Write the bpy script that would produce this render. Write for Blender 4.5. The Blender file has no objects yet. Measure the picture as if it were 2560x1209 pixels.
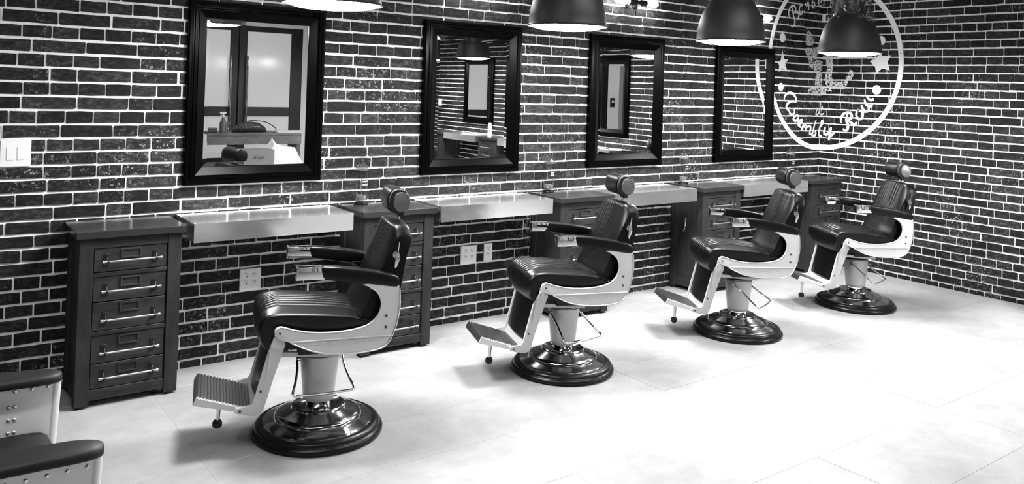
import bpy, bmesh, math, random
from mathutils import Vector, Matrix
random.seed(7)
sc = bpy.context.scene
COL = sc.collection
# ---------------------------------------------------------------- camera, world, exposure
XR = 7.327                      # right wall
YB = -9.5                       # storefront wall behind the camera
XL = -4.0
CEIL = 3.3
cam_d = bpy.data.cameras.new('camera'); cam = bpy.data.objects.new('camera', cam_d); COL.objects.link(cam)
yaw, pitch, roll = 0.6345, 0.0087, 0.0324
fw = Vector((math.sin(yaw)*math.cos(pitch), math.cos(yaw)*math.cos(pitch), math.sin(pitch)))
r0 = Vector((math.cos(yaw), -math.sin(yaw), 0)); u0 = r0.cross(fw)
rr = math.cos(roll)*r0 + math.sin(roll)*u0; uu = -math.sin(roll)*r0 + math.cos(roll)*u0
CAM = Vector((0, -4.7717, 1.6288))
m = Matrix((rr, uu, -fw)).transposed().to_4x4(); m.translation = CAM
cam.matrix_world = m
cam_d.sensor_fit = 'HORIZONTAL'; cam_d.sensor_width = 36.0
FPX = 2061.57
cam_d.lens = FPX/2560*36.0
cam_d.shift_y = (197.18-604.5)/2560
cam_d.clip_end = 100
sc.camera = cam
w = bpy.data.worlds.new('world'); sc.world = w; w.use_nodes = True
w.node_tree.nodes['Background'].inputs[0].default_value = (0.02, 0.02, 0.02, 1)
w.node_tree.nodes['Background'].inputs[1].default_value = 1.0
sc.view_settings.view_transform = 'Standard'; sc.view_settings.look = 'None'
sc.view_settings.gamma = 1.0; sc.view_settings.use_curve_mapping = False
sc.view_settings.exposure = 0.14
PENDANT_E = 125.0     # strength of the glowing diffusers in the pendants
TUBE_E = 40.0        # strength of the ceiling tube fixtures
BULB_E = 90.0       # bare bulbs over the mirrors

# ---------------------------------------------------------------- material helpers
def nmat(name):
    mt = bpy.data.materials.new(name); mt.use_nodes = True
    nt = mt.node_tree; b = nt.nodes['Principled BSDF']
    return mt, nt, b
def g(v): return (v, v, v, 1)
def simple(name, c, rough=.5, metal=0, coat=0, spec=.5, bump=0, bscale=60):
    mt, nt, b = nmat(name)
    b.inputs['Base Color'].default_value = g(c); b.inputs['Roughness'].default_value = rough
    b.inputs['Metallic'].default_value = metal; b.inputs['Coat Weight'].default_value = coat
    b.inputs['Coat Roughness'].default_value = .1
    b.inputs['Specular IOR Level'].default_value = spec
    if bump:
        n = nt.nodes.new('ShaderNodeTexNoise'); n.inputs['Scale'].default_value = bscale; n.inputs['Detail'].default_value = 4
        tc = nt.nodes.new('ShaderNodeTexCoord'); nt.links.new(tc.outputs['Object'], n.inputs['Vector'])
        bp = nt.nodes.new('ShaderNodeBump'); bp.inputs['Strength'].default_value = bump; bp.inputs['Distance'].default_value = .002
        nt.links.new(n.outputs['Fac'], bp.inputs['Height']); nt.links.new(bp.outputs['Normal'], b.inputs['Normal'])
    return mt
def ramp(nt, src, stops):
    r = nt.nodes.new('ShaderNodeValToRGB'); e = r.color_ramp.elements
    while len(e) < len(stops): e.new(.5)
    for el, (p, v) in zip(e, stops): el.position = p; el.color = g(v)
    nt.links.new(src, r.inputs['Fac']); return r.outputs['Color']
def noise(nt, vec, scale, detail=4, rough=.5):
    n = nt.nodes.new('ShaderNodeTexNoise'); n.inputs['Scale'].default_value = scale; n.inputs['Detail'].default_value = detail
    n.inputs['Roughness'].default_value = rough
    if vec is not None: nt.links.new(vec, n.inputs['Vector'])
    return n.outputs['Fac']
def mix(nt, fac, a, b, mode='MIX'):
    n = nt.nodes.new('ShaderNodeMix'); n.data_type = 'RGBA'; n.blend_type = mode
    for s, v in ((n.inputs['Factor'], fac), (n.inputs['A'], a), (n.inputs['B'], b)):
        if isinstance(v, (int, float)): s.default_value = v if s.type == 'VALUE' else g(v)
        else: nt.links.new(v, s)
    return n.outputs['Result']
def geopos(nt): return nt.nodes.new('ShaderNodeNewGeometry').outputs['Position']
def objco(nt): return nt.nodes.new('ShaderNodeTexCoord').outputs['Object']
def mapped(nt, vec, scale):
    mp = nt.nodes.new('ShaderNodeMapping'); mp.inputs['Scale'].default_value = scale; nt.links.new(vec, mp.inputs['Vector']); return mp.outputs['Vector']
def math_(nt, op, a, b=0.0):
    n = nt.nodes.new('ShaderNodeMath'); n.operation = op
    for s, v in ((n.inputs[0], a), (n.inputs[1], b)):
        if isinstance(v, (int, float)): s.default_value = v
        else: nt.links.new(v, s)
    return n.outputs[0]
def bump(nt, b, h, s=.4, d=.002):
    bp = nt.nodes.new('ShaderNodeBump'); bp.inputs['Strength'].default_value = s; bp.inputs['Distance'].default_value = d
    nt.links.new(h, bp.inputs['Height']); nt.links.new(bp.outputs['Normal'], b.inputs['Normal'])

M = {}
# brick: dark clinker faces with pale lime specks
mt, nt, b = nmat('dark_brick'); pos = geopos(nt)
at = nt.nodes.new('ShaderNodeAttribute'); at.attribute_name = 'tone'
base = ramp(nt, noise(nt, mapped(nt, pos, (1, 1, 2.2)), 26, 8, .72), [(.32, .002), (.5, .011), (.72, .05)])
tone = math_(nt, 'MULTIPLY_ADD', at.outputs['Fac'], 1.5); nt.nodes[-1].inputs[2].default_value = .35
col = mix(nt, 1.0, base, tone, 'MULTIPLY')
sp = ramp(nt, noise(nt, pos, 60, 5, .75), [(.57, 0), (.63, 1)])
area = ramp(nt, noise(nt, pos, 2.3, 2), [(.50, 0), (.66, 1)])
fac = math_(nt, 'MULTIPLY', sp, area)
col = mix(nt, math_(nt, 'MULTIPLY', fac, .7), col, .5)
nt.links.new(col, b.inputs['Base Color']); b.inputs['Roughness'].default_value = .7; b.inputs['Specular IOR Level'].default_value = .2
bump(nt, b, noise(nt, pos, 90, 6, .7), .6, .003)
M['brick'] = mt
mt, nt, b = nmat('pale_mortar'); pos = geopos(nt)
nt.links.new(ramp(nt, noise(nt, pos, 40, 5, .6), [(.3, .74), (.6, .9)]), b.inputs['Base Color']); b.inputs['Roughness'].default_value = .9
bump(nt, b, noise(nt, pos, 120, 4), .5, .003); M['mortar'] = mt
# floor tiles
mt, nt, b = nmat('pale_stone_tile'); pos = geopos(nt)
at = nt.nodes.new('ShaderNodeObjectInfo')
c1 = ramp(nt, noise(nt, pos, 1.7, 5, .6), [(.33, .285), (.62, .37)])
c2 = ramp(nt, noise(nt, pos, 9, 6, .7), [(.35, .88), (.6, 1.0)])
col = mix(nt, 1.0, c1, c2, 'MULTIPLY')
tn = math_(nt, 'MULTIPLY_ADD', at.outputs['Random'], .09); nt.nodes[-1].inputs[2].default_value = .93
col = mix(nt, 1.0, col, tn, 'MULTIPLY')
sp = ramp(nt, noise(nt, pos, 45, 3, .6), [(.74, 0), (.78, 1)])
col = mix(nt, math_(nt, 'MULTIPLY', sp, .25), col, .2)
nt.links.new(col, b.inputs['Base Color']); b.inputs['Roughness'].default_value = .5
b.inputs['Specular IOR Level'].default_value = .35
bump(nt, b, noise(nt, pos, 14, 5), .15, .003); M['tile'] = mt
M['joint'] = simple('tile_joint', .35, .9)
M['cap'] = simple('dull_metal_cap', .2, .42, .85)
M['screw'] = simple('dark_screw', .08, .4, .8)
M['dim'] = simple('dark_painted_wall', .10, .9)  # dark colour made up for the unseen left wall, cuts bounced light
M['plaster'] = simple('white_plaster', .85, .9, bump=.2, bscale=40)
M['ceiling'] = simple('dark_painted_ceiling', .05, .9)
# stained wood
def wood(name, lo, hi, rough, sc_=(1, 1, 9), coat=0):
    mt, nt, b = nmat(name); v = objco(nt)
    n1 = noise(nt, mapped(nt, v, sc_), 7, 8, .7); n2 = noise(nt, v, 5, 4)
    f = math_(nt, 'MULTIPLY_ADD', n1, .6); nt.links.new(math_(nt, 'MULTIPLY', n2, .4), nt.nodes[-2].inputs[2])
    nt.links.new(ramp(nt, f, [(.35, lo), (.65, hi)]), b.inputs['Base Color']); b.inputs['Roughness'].default_value = rough
    b.inputs['Specular IOR Level'].default_value = .2; b.inputs['Coat Weight'].default_value = coat; b.inputs['Coat Roughness'].default_value = .12
    bump(nt, b, n1, .2, .002); return mt
M['wood'] = wood('grey_stained_wood', .012, .032, .55, (7, 7, 1))
M['wood_h'] = wood('grey_stained_drawer_wood', .014, .042, .55, (1, 7, 7))
M['top'] = wood('dark_sealed_wood_top', .018, .028, .26, (1, 6, 6), .25)
M['table'] = wood('worn_work_table_wood', .1, .22, .5, (1, 7, 7))
# metals
mt, nt, b = nmat('brushed_steel'); v = objco(nt)
n = noise(nt, mapped(nt, v, (1.0, 60, 160)), 3, 3, .5)
nt.links.new(ramp(nt, n, [(.3, .88), (.7, .93)]), b.inputs['Base Color']); b.inputs['Metallic'].default_value = .94
nt.links.new(ramp(nt, n, [(.3, .17), (.7, .21)]), b.inputs['Roughness']); M['steel'] = mt
M['chrome'] = simple('polished_chrome', .85, .05, 1)
M['chrome_dark'] = simple('smoked_chrome_base', .36, .14, 1)  # chrome darkened in colour, standing in for reflections of dark surroundings
M['alu'] = simple('satin_aluminium', .74, .33, 1, bump=.08, bscale=200)
M['alu_plate'] = simple('riveted_aluminium_sheet', .82, .36, .25, bump=.15, bscale=6)
M['ribbed'] = simple('worn_ribbed_metal', .5, .28, 1, bump=.5, bscale=70)
M['column'] = simple('grey_metallic_paint', .45, .34, .3)
M['enamel'] = simple('pale_satin_enamel', .54, .42, 0)
M['handle'] = simple('aged_steel', .4, .35, .9, bump=.3, bscale=150)
M['iron'] = simple('dark_iron', .03, .45, .6)
M['rubber'] = simple('black_rubber_rim', .003, .3, 0, 0, .25)
M['rubber_m'] = simple('black_rubber', .01, .6)
mt, nt, b = nmat('black_leather'); v = objco(nt)
b.inputs['Base Color'].default_value = g(.0012); b.inputs['Roughness'].default_value = .35; b.inputs['Specular IOR Level'].default_value = .25
vo = nt.nodes.new('ShaderNodeTexVoronoi'); vo.inputs['Scale'].default_value = 420; nt.links.new(v, vo.inputs['Vector'])
bump(nt, b, vo.outputs['Distance'], .05, .0003); M['leather'] = mt
mt, nt, b = nmat('worn_grey_leather'); v = objco(nt)
nt.links.new(ramp(nt, noise(nt, v, 6, 4), [(.3, .008), (.7, .016)]), b.inputs['Base Color']); b.inputs['Roughness'].default_value = .5; b.inputs['Specular IOR Level'].default_value = .25
bump(nt, b, noise(nt, v, 150, 4), .15, .001); M['leather_grey'] = mt
M['frame'] = simple('black_lacquer', .0006, .28, 0, 0, .06)
M['mirror'] = simple('silvered_mirror', .93, .0, 1)
M['shade'] = simple('dark_enamel_shade', .02, .48, 0, 0, .4)
M['white'] = simple('white_plastic', .8, .35)
M['paper'] = simple('white_paper', .82, .8)
M['slot'] = simple('black_slot', .01, .7)
M['card'] = simple('grey_cardboard', .25, .8)
M['ink'] = simple('black_ink', .01, .6)
M['glass_print'] = simple('white_glass_print', .8, .5)
M['pane'] = simple('papered_door_glass', .55, .12, 0, .6)
_b = M['pane'].node_tree.nodes['Principled BSDF']; _b.inputs['Emission Color'].default_value = g(1); _b.inputs['Emission Strength'].default_value = .22   # glow put into the panes, standing in for light from behind
M['door'] = simple('black_door_frame', .008, .4)
M['check'] = None
mt, nt, b = nmat('checked_canvas'); ck = nt.nodes.new('ShaderNodeTexChecker'); ck.inputs['Scale'].default_value = 30
nt.links.new(objco(nt), ck.inputs['Vector']); ck.inputs['Color1'].default_value = g(.015); ck.inputs['Color2'].default_value = g(.07)
nt.links.new(ck.outputs['Color'], b.inputs['Base Color']); b.inputs['Roughness'].default_value = .4; M['check'] = mt
def emit(name, s):
    mt = bpy.data.materials.new(name); mt.use_nodes = True; nt = mt.node_tree; nt.nodes.clear()
    o = nt.nodes.new('ShaderNodeOutputMaterial'); e = nt.nodes.new('ShaderNodeEmission'); e.inputs['Strength'].default_value = s
    nt.links.new(e.outputs[0], o.inputs[0]); return mt
M['glow'] = emit('lamp_diffuser_glow', PENDANT_E); M['tube'] = emit('tube_glow', TUBE_E); M['bulb'] = emit('bulb_glow', BULB_E); M['tube_low'] = emit('dim_tube_glow', TUBE_E*.35)
def clear(name, tint, ior, wgt, rough=.02, bumpy=False):
    mt = bpy.data.materials.new(name); mt.use_nodes = True; nt = mt.node_tree; nt.nodes.clear()
    o = nt.nodes.new('ShaderNodeOutputMaterial'); t = nt.nodes.new('ShaderNodeBsdfTransparent'); t.inputs[0].default_value = g(tint)
    gl = nt.nodes.new('ShaderNodeBsdfGlossy'); gl.inputs['Roughness'].default_value = rough
    fr = nt.nodes.new('ShaderNodeLayerWeight'); fr.inputs['Blend'].default_value = ior
    mx = nt.nodes.new('ShaderNodeMixShader'); nt.links.new(math_(nt, 'MULTIPLY', fr.outputs[1], wgt), mx.inputs[0])
    nt.links.new(t.outputs[0], mx.inputs[1]); nt.links.new(gl.outputs[0], mx.inputs[2]); nt.links.new(mx.outputs[0], o.inputs[0])
    if bumpy:
        bp = nt.nodes.new('ShaderNodeBump'); bp.inputs['Strength'].default_value = 1; bp.inputs['Distance'].default_value = .02
        nt.links.new(noise(nt, objco(nt), 22, 3), bp.inputs['Height'])
        for q in (gl, fr): nt.links.new(bp.outputs['Normal'], q.inputs['Normal'])
    return mt
M['glass'] = clear('clear_jar_glass', .95, .2, .9)
M['film'] = clear('crumpled_clear_plastic', .72, .5, .9, .16, True)
# mural paint, worn through in places
mt = bpy.data.materials.new('worn_white_paint'); mt.use_nodes = True; nt = mt.node_tree; b = nt.nodes['Principled BSDF']
b.inputs['Base Color'].default_value = g(.8); b.inputs['Roughness'].default_value = .8
nt.links.new(ramp(nt, noise(nt, geopos(nt), 34, 5, .7), [(.33, 0), (.37, 1)]), b.inputs['Alpha']); M['paint'] = mt
mt = bpy.data.materials.new('worn_engraving_paint'); mt.use_nodes = True; nt = mt.node_tree; b = nt.nodes['Principled BSDF']
b.inputs['Base Color'].default_value = g(.7); b.inputs['Roughness'].default_value = .8
nt.links.new(ramp(nt, noise(nt, geopos(nt), 60, 6, .75), [(.46, 0), (.50, 1)]), b.inputs['Alpha']); M['paint_worn'] = mt

# ---------------------------------------------------------------- mesh helpers
def bm_mesh(bm, name, mat, smooth=None):
    me = bpy.data.meshes.new(name); bmesh.ops.recalc_face_normals(bm, faces=bm.faces); bm.to_mesh(me); bm.free()
    me.materials.append(M[mat] if isinstance(mat, str) else mat)
    if smooth:
        me.polygons.foreach_set('use_smooth', [True]*len(me.polygons)); me.set_sharp_from_angle(angle=math.radians(smooth))
    return me
def ob(name, data, parent=None, loc=(0, 0, 0), rz=0.0):
    o = bpy.data.objects.new(name, data); COL.objects.link(o); o.location = loc; o.rotation_euler = (0, 0, rz)
    if parent: o.parent = parent
    return o
def obj(name, bm, mat, parent=None, smooth=None, loc=(0, 0, 0), rz=0.0): return ob(name, bm_mesh(bm, name, mat, smooth), parent, loc, rz)
def tag(o, label, cat, group=None):
    o['label'] = label; o['category'] = cat
    if group: o['group'] = group
    return o
def thing(name, label, cat, loc=(0, 0, 0), rz=0.0, group=None):
    o = ob(name, None, None, loc, rz); o.empty_display_size = .1; return tag(o, label, cat, group)
def struct(o): o['kind'] = 'structure'; return o
def copy_tree(o, parent=None):
    c = o.copy(); COL.objects.link(c)
    if parent: c.parent = parent
    for ch in list(o.children): copy_tree(ch, c)
    return c
def NB(): return bmesh.new()
def box(bm, x0, x1, y0, y1, z0, z1, bev=0, seg=1):
    vs = [bm.verts.new((x, y, z)) for z in (z0, z1) for x, y in ((x0, y0), (x1, y0), (x1, y1), (x0, y1))]
    fs = [bm.faces.new([vs[i] for i in f]) for f in ((3, 2, 1, 0), (4, 5, 6, 7), (0, 1, 5, 4), (1, 2, 6, 5), (2, 3, 7, 6), (3, 0, 4, 7))]
    if bev:
        es = list({e for f in fs for e in f.edges}); bmesh.ops.bevel(bm, geom=es, offset=bev, segments=seg, affect='EDGES', profile=.5)
    return bm
def bbox(*a, **k): return box(NB(), *a, **k)
def prism(bm, pts, axis, a, b, bev=0):
    """polygon pts (p,q) extruded along axis: 'y' -> (p,y,q), 'x' -> (x,p,q), 'z' -> (p,q,z)"""
    def P(p, q, t): return {'y': (p, t, q), 'x': (t, p, q), 'z': (p, q, t)}[axis]
    A = [bm.verts.new(P(p, q, a)) for p, q in pts]; B = [bm.verts.new(P(p, q, b)) for p, q in pts]
    n = len(pts); f0 = bm.faces.new(A); f1 = bm.faces.new(B[::-1])
    fs = [bm.faces.new((A[i], B[i], B[(i+1) % n], A[(i+1) % n])) for i in range(n)]
    if bev:
        es = list(set(f0.edges) | set(f1.edges)); bmesh.ops.bevel(bm, geom=es, offset=bev, segments=2, affect='EDGES', profile=.5)
    return bm
def lathe(bm, prof, n=32, c=(0, 0, 0)):
    rings = []
    for r, z in prof:
        if r < 1e-6: rings.append([bm.verts.new((c[0], c[1], c[2]+z))]*1)
        else: rings.append([bm.verts.new((c[0]+r*math.cos(2*math.pi*i/n), c[1]+r*math.sin(2*math.pi*i/n), c[2]+z)) for i in range(n)])
    for A, B in zip(rings, rings[1:]):
        for i in range(n):
            j = (i+1) % n
            if len(A) == 1 and len(B) == 1: continue
            if len(A) == 1: bm.faces.new((A[0], B[i], B[j]))
            elif len(B) == 1: bm.faces.new((A[i], B[0], A[j]))
            else: bm.faces.new((A[i], B[i], B[j], A[j]))
    return bm
def tube(bm, pts, r, n=8, closed=False):
    pts = [Vector(p) for p in pts]; N = len(pts); rings = []
    prev = None
    for i, p in enumerate(pts):
        a = pts[i-1] if (i > 0 or closed) else p; c = pts[(i+1) % N] if (i < N-1 or closed) else p
        t = (c-a).normalized()
        up = prev if prev is not None else (Vector((0, 0, 1)) if abs(t.z) < .9 else Vector((1, 0, 0)))
        s = t.cross(up).normalized(); up = s.cross(t).normalized(); prev = up
        rad = r[i] if isinstance(r, (list, tuple)) else r
        rings.append([bm.verts.new(p + rad*(math.cos(2*math.pi*k/n)*s + math.sin(2*math.pi*k/n)*up)) for k in range(n)])
    L = N if closed else N-1
    for i in range(L):
        A, B = rings[i], rings[(i+1) % N]
        for k in range(n): bm.faces.new((A[k], A[(k+1) % n], B[(k+1) % n], B[k]))
    if not closed: bm.faces.new(rings[0][::-1]); bm.faces.new(rings[-1])
    return bm
def loft(bm, sections, cap=True):
    R = [[bm.verts.new(p) for p in s] for s in sections]; n = len(R[0])
    for A, B in zip(R, R[1:]):
        for k in range(n): bm.faces.new((A[k], A[(k+1) % n], B[(k+1) % n], B[k]))
    if cap: bm.faces.new(R[0][::-1]); bm.faces.new(R[-1])
    return bm
def smooth_path(pts, sub=6, closed=False):
    P = [Vector(p) for p in pts]; n = len(P); out = []
    rng = range(n) if closed else range(n-1)
    for i in rng:
        p0 = P[(i-1) % n] if (closed or i > 0) else P[i]; p1 = P[i]; p2 = P[(i+1) % n]; p3 = P[(i+2) % n] if (closed or i+2 < n) else p2
        for k in range(sub):
            t = k/sub; t2 = t*t; t3 = t2*t
            out.append(.5*((2*p1) + (p2-p0)*t + (2*p0-5*p1+4*p2-p3)*t2 + (3*p1-p0-3*p2+p3)*t3))
    if not closed: out.append(P[-1])
    return out
def text_mesh(name, body, size, depth, mat, shear=0, align='CENTER'):
    cu = bpy.data.curves.new(name, 'FONT'); cu.body = body; cu.size = size; cu.extrude = depth/2; cu.align_x = align; cu.shear = shear
    cu.resolution_u = 3
    t = bpy.data.objects.new('tmp', cu); COL.objects.link(t)
    dg = bpy.context.evaluated_depsgraph_get(); dg.update()
    me = bpy.data.meshes.new_from_object(t.evaluated_get(dg)); me.name = name
    bpy.data.objects.remove(t); bpy.data.curves.remove(cu)
    me.materials.clear(); me.materials.append(M[mat]); return me
# ---------------------------------------------------------------- room shell
floor = struct(obj('floor', bbox(XL, XR+.1, YB, .1, -.1, -.0014), 'joint'))
xs = [-3.7, -2.46, -1.33, -.07, 1.06, 2.33, 3.37, 4.46, 5.5, 6.5, XR]; ys = [-.004, -.275, -.79, -1.255, -1.67]
while ys[-1] > YB: ys.append(ys[-1]-.47)
ys[-1] = YB; xs = [XL]+xs
for i in range(len(xs)-1):
    for j in range(len(ys)-1):
        o = obj('tile', bbox(xs[i]+.0012, xs[i+1]-.0012, ys[j+1]+.0012, ys[j]-.0012, -.012, random.uniform(-.0006, .0004), bev=.0012), 'tile', floor)
struct(obj('ceiling', bbox(XL-.1, XR+.1, YB-.1, .1, CEIL, CEIL+.1), 'ceiling'))
wall_back = struct(obj('wall_back', bbox(XL-.1, XR+.1, .0, .1, -.1, CEIL), 'mortar'))
wall_right = struct(obj('wall_right', bbox(XR, XR+.1, YB-.1, .0, -.1, CEIL), 'mortar'))
struct(obj('wall_left', bbox(XL-.1, XL, YB-.1, .1, -.1, CEIL), 'dim'))
# storefront wall with the double door
bm = NB()
box(bm, XL, 3.05, YB-.15, YB, -.1, CEIL); box(bm, 5.76, XR, YB-.15, YB, -.1, CEIL); box(bm, 3.05, 5.76, YB-.15, YB, 2.72, CEIL)
struct(obj('wall_front', bm, 'plaster'))
def leaf(n, x0, x1, hx):
    d = struct(ob('door_%d' % n, None, None, (x0, YB, 0)))
    W = x1-x0; R_ = W-.21 if n == 2 else W-.135
    for nm, a in (('stile', (0, .135, 0, 2.6)), ('stile', (W-.21 if n == 2 else W-.135, W, 0, 2.6)), ('rail', (.135, R_, 2.43, 2.6)), ('rail', (.135, R_, .96, 1.12)), ('rail', (.135, R_, 0, .25))):
        obj(nm, bbox(a[0], a[1], -.05, .01, a[2], a[3], bev=.004), 'door', d)
    for z0, z1 in ((1.12, 2.43), (.25, .96)): obj('pane', bbox(.12, R_+.015, -.03, -.018, z0, z1), 'pane', d)
    h = NB(); tube(h, [(hx-x0, .075, .55), (hx-x0, .075, 2.0)], .016, 10)
    for z in (.75, 1.8): tube(h, [(hx-x0, .005, z), (hx-x0, .075, z)], .01, 8)
    obj('handle', h, 'chrome', d, 40)
leaf(1, 3.25, 4.605, 4.475); leaf(2, 4.625, 5.76, 4.755)
fr = NB(); box(fr, 3.05, 3.245, YB-.1, YB+.02, 0, 2.72); box(fr, 3.245, 5.76, YB-.1, YB+.02, 2.605, 2.72)
struct(obj('trim_1', fr, 'door'))
struct(obj('trim_2', bbox(1.37, 1.56, YB-.02, YB+.04, 0, 2.5, bev=.004), 'door'))
d3 = struct(obj('door_3', bbox(.15, .975, YB-.02, YB+.02, 0, 2.2, bev=.003), simple('grey_painted_door', .35, .5)))
bm = NB(); tube(bm, [(.25, YB+.02, 1.05), (.25, YB+.07, 1.05), (.36, YB+.07, 1.05)], .011, 8); obj('handle', bm, 'chrome', d3, 40)

# ---------------------------------------------------------------- bricks
ZL = [.042+.0692*k for k in range(19)]
while ZL[-1] < CEIL: ZL.append(ZL[-1]+.0719)
rows = [(-.03, ZL[0])]+list(zip(ZL, ZL[1:]))
JT = .0078; JH = .0128
def brick_mesh(seed):
    """unit brick: length 1 along x, height 1 along z, face towards -y, proud of the joint"""
    r = random.Random(seed); D = .0075
    j = lambda s: r.uniform(-s, s)
    nx = 5
    xs_ = [0, .022, .5, .978, 1]
    top = [(x, 1+j(.04)) for x in xs_]; bot = [(x, j(.04)) for x in xs_]
    e0, e1 = j(.012), j(.012)
    top[0] = (e0+j(.006), .945+j(.035)); bot[0] = (e0+j(.006), .055+j(.035)); top[-1] = (1+e1+j(.006), .945+j(.035)); bot[-1] = (1+e1+j(.006), .055+j(.035))
    ring = bot+top[::-1]
    bm = NB(); cx, cz = .5, .5
    back = [bm.verts.new((x, 0.001, z)) for x, z in ring]
    frt = [bm.verts.new((cx+(x-cx)*.985, -D+j(.0012), cz+(z-cz)*.95)) for x, z in ring]
    n = len(ring)
    for i in range(n): bm.faces.new((back[i], back[(i+1) % n], frt[(i+1) % n], frt[i]))
    for i in range(nx-1): bm.faces.new((frt[i], frt[i+1], frt[n-2-i], frt[n-1-i]))
    return bm
NV = 20
BR = []
for k in range(NV):
    me = bm_mesh(brick_mesh(k), 'brick', 'brick')
    at = me.attributes.new('tone', 'FLOAT', 'FACE'); tv = random.random()**1.3
    at.data.foreach_set('value', [tv]*len(me.polygons)); BR.append((me, tv))
def lay(L, seed):
    """list of (start, end, z0, z1) along a wall of length L, alternate header and stretcher courses with strays"""
    r = random.Random(seed); out = []
    for k, (z0, z1) in enumerate(rows):
        st = k % 2 == 1
        p = -(r.random()*.24 if st else r.random()*.12)
        while p < L:
            l = .25*r.uniform(.96, 1.06) if st else .125*r.uniform(.95, 1.06)
            if r.random() < .10: l = .125 if st else .2
            a, c = max(p, 0), min(p+l, L)
            if c-a > .03: out.append((a+JT*.45, c-JT*.45, z0+JH*.5, min(z1-JH*.5, CEIL)))
            p += l
    return out
def px(P):
    d = Vector(P)-CAM; z = d.dot(fw)
    if z < .1: return None
    return 1280+FPX*d.dot(rr)/z, 197.18-FPX*d.dot(uu)/z
def wall_bricks(parent, L, seed, place, hidden, rot):
    bl = lay(L, seed); sized = []
    for i, (a, c, z0, z1) in enumerate(bl):
        q = [px(place(t, z)) for t, z in ((a, z0), (c, z0), (c, z1), (a, z1))]
        s = 0
        if all(q):
            mx = sum(v[0] for v in q)/4; my = sum(v[1] for v in q)/4
            if 0 < mx < 2560 and 0 < my < 1209 and not hidden((a+c)/2, (z0+z1)/2):
                s = abs((q[1][0]-q[0][0])*(q[3][1]-q[0][1]))
        sized.append((s, i))
    sized.sort(reverse=True); big = {i for s, i in sized[:299]}
    V = []; F = []; T = []
    r = random.Random(seed+5)
    for i, (a, c, z0, z1) in enumerate(bl):
        me, tv = BR[r.randrange(NV)]
        if i in big:
            o = bpy.data.objects.new('brick', me); COL.objects.link(o); o.parent = parent
            o.location = place(a, z0); o.scale = (c-a, 1, z1-z0); o.rotation_euler = (0, 0, rot)
        else:
            b0 = len(V); ca, sa = math.cos(rot), math.sin(rot); ox, oy, oz = place(a, z0)
            for v in me.vertices:
                x, y, z = v.co.x*(c-a), v.co.y, v.co.z*(z1-z0); V.append((ox+x*ca-y*sa, oy+x*sa+y*ca, oz+z))
            for p in me.polygons: F.append([b0+k for k in p.vertices]); T.append(tv)
    me = bpy.data.meshes.new('bricks'); me.from_pydata(V, [], F); me.materials.append(M['brick'])
    at = me.attributes.new('tone', 'FLOAT', 'FACE'); at.data.foreach_set('value', T)
    o = ob('bricks', me, parent); o['kind'] = 'stuff'
CX = [.6835, 2.1902, 3.6928, 5.1779, 6.6626]; MX = [1.256, 2.7617, 4.2325, 5.7103]; SX = [1.229, 2.7255, 4.203, 5.694]
def hid_back(t, z):
    x = XL+t
    return any(a < x < a+.8 and 1.02 < z < 2.05 for a in MX) or (x < 2.1 and z < .1 and False)
wall_bricks(wall_back, XR-XL, 11, lambda t, z: (XL+t, 0, z), hid_back, 0)
wall_bricks(wall_right, -YB, 23, lambda t, z: (XR, -t, z), lambda t, z: False, -math.pi/2)

# ---------------------------------------------------------------- mirrors
MW, MH, MZ = .804, 1.033, 1.02
def make_mirror():
    root = thing('wall_mirror', '', 'mirror')
    prof = [(0, 0), (0, .03), (.006, .038), (.02, .040), (.024, .036), (.03, .036), (.034, .042), (.042, .042), (.046, .036), (.052, .036), (.056, .040), (.098, .018), (.102, .018), (.102, 0)]
    bm = NB()
    for side in range(4):
        secs = []
        for end in (0, 1):
            s = []
            for t, d in prof:
                cor = [(t, t), (MW-t, t), (MW-t, MH-t), (t, MH-t)]
                x, z = cor[(side+end) % 4]; s.append((x, -d-.002, z))
            secs.append(s)
        loft(bm, secs, False)
    bmesh.ops.remove_doubles(bm, verts=bm.verts, dist=1e-5)
    obj('frame', bm, 'frame', root, 25)
    bm = NB(); a, c = .1, .125
    o_ = [bm.verts.new(p) for p in ((a, -.0165, a), (MW-a, -.0165, a), (MW-a, -.0165, MH-a), (a, -.0165, MH-a))]
    i_ = [bm.verts.new(p) for p in ((c, -.0169, c), (MW-c, -.0169, c), (MW-c, -.0169, MH-c), (c, -.0169, MH-c))]
    bm.faces.new(i_)
    for k in range(4): bm.faces.new((o_[k], o_[(k+1) % 4], i_[(k+1) % 4], i_[k]))
    obj('bevelled_glass', bm, 'mirror', root)
    return root
m0 = make_mirror()
ml = ['black framed mirror nearest the camera, reflecting the glass doors and a work table',
      'second black framed mirror from the left, reflecting a hanging lamp and another mirror',
      'third black framed mirror from the left, below the bare bulb wall lamp in view',
      'black framed mirror nearest the room corner, beside the painted circle']
for i in range(4):
    mm = m0 if i == 0 else copy_tree(m0)
    mm.location = (MX[i], -.006, MZ); tag(mm, ml[i], 'mirror', 'mirrors on the back wall')
RY = [-2.72, -4.19, -5.67]     # right wall stations (near ends)
rl = ['black framed mirror on the right wall, partly seen in the third mirror', 'black framed mirror in the middle of the right wall, outside the picture',
      'black framed mirror on the right wall, seen whole inside the second mirror']
for i, y in enumerate(RY):
    mm = copy_tree(m0); mm.location = (XR-.006, y, MZ); mm.rotation_euler = (0, 0, -math.pi/2); tag(mm, rl[i], 'mirror', 'mirrors on the right wall')

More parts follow.
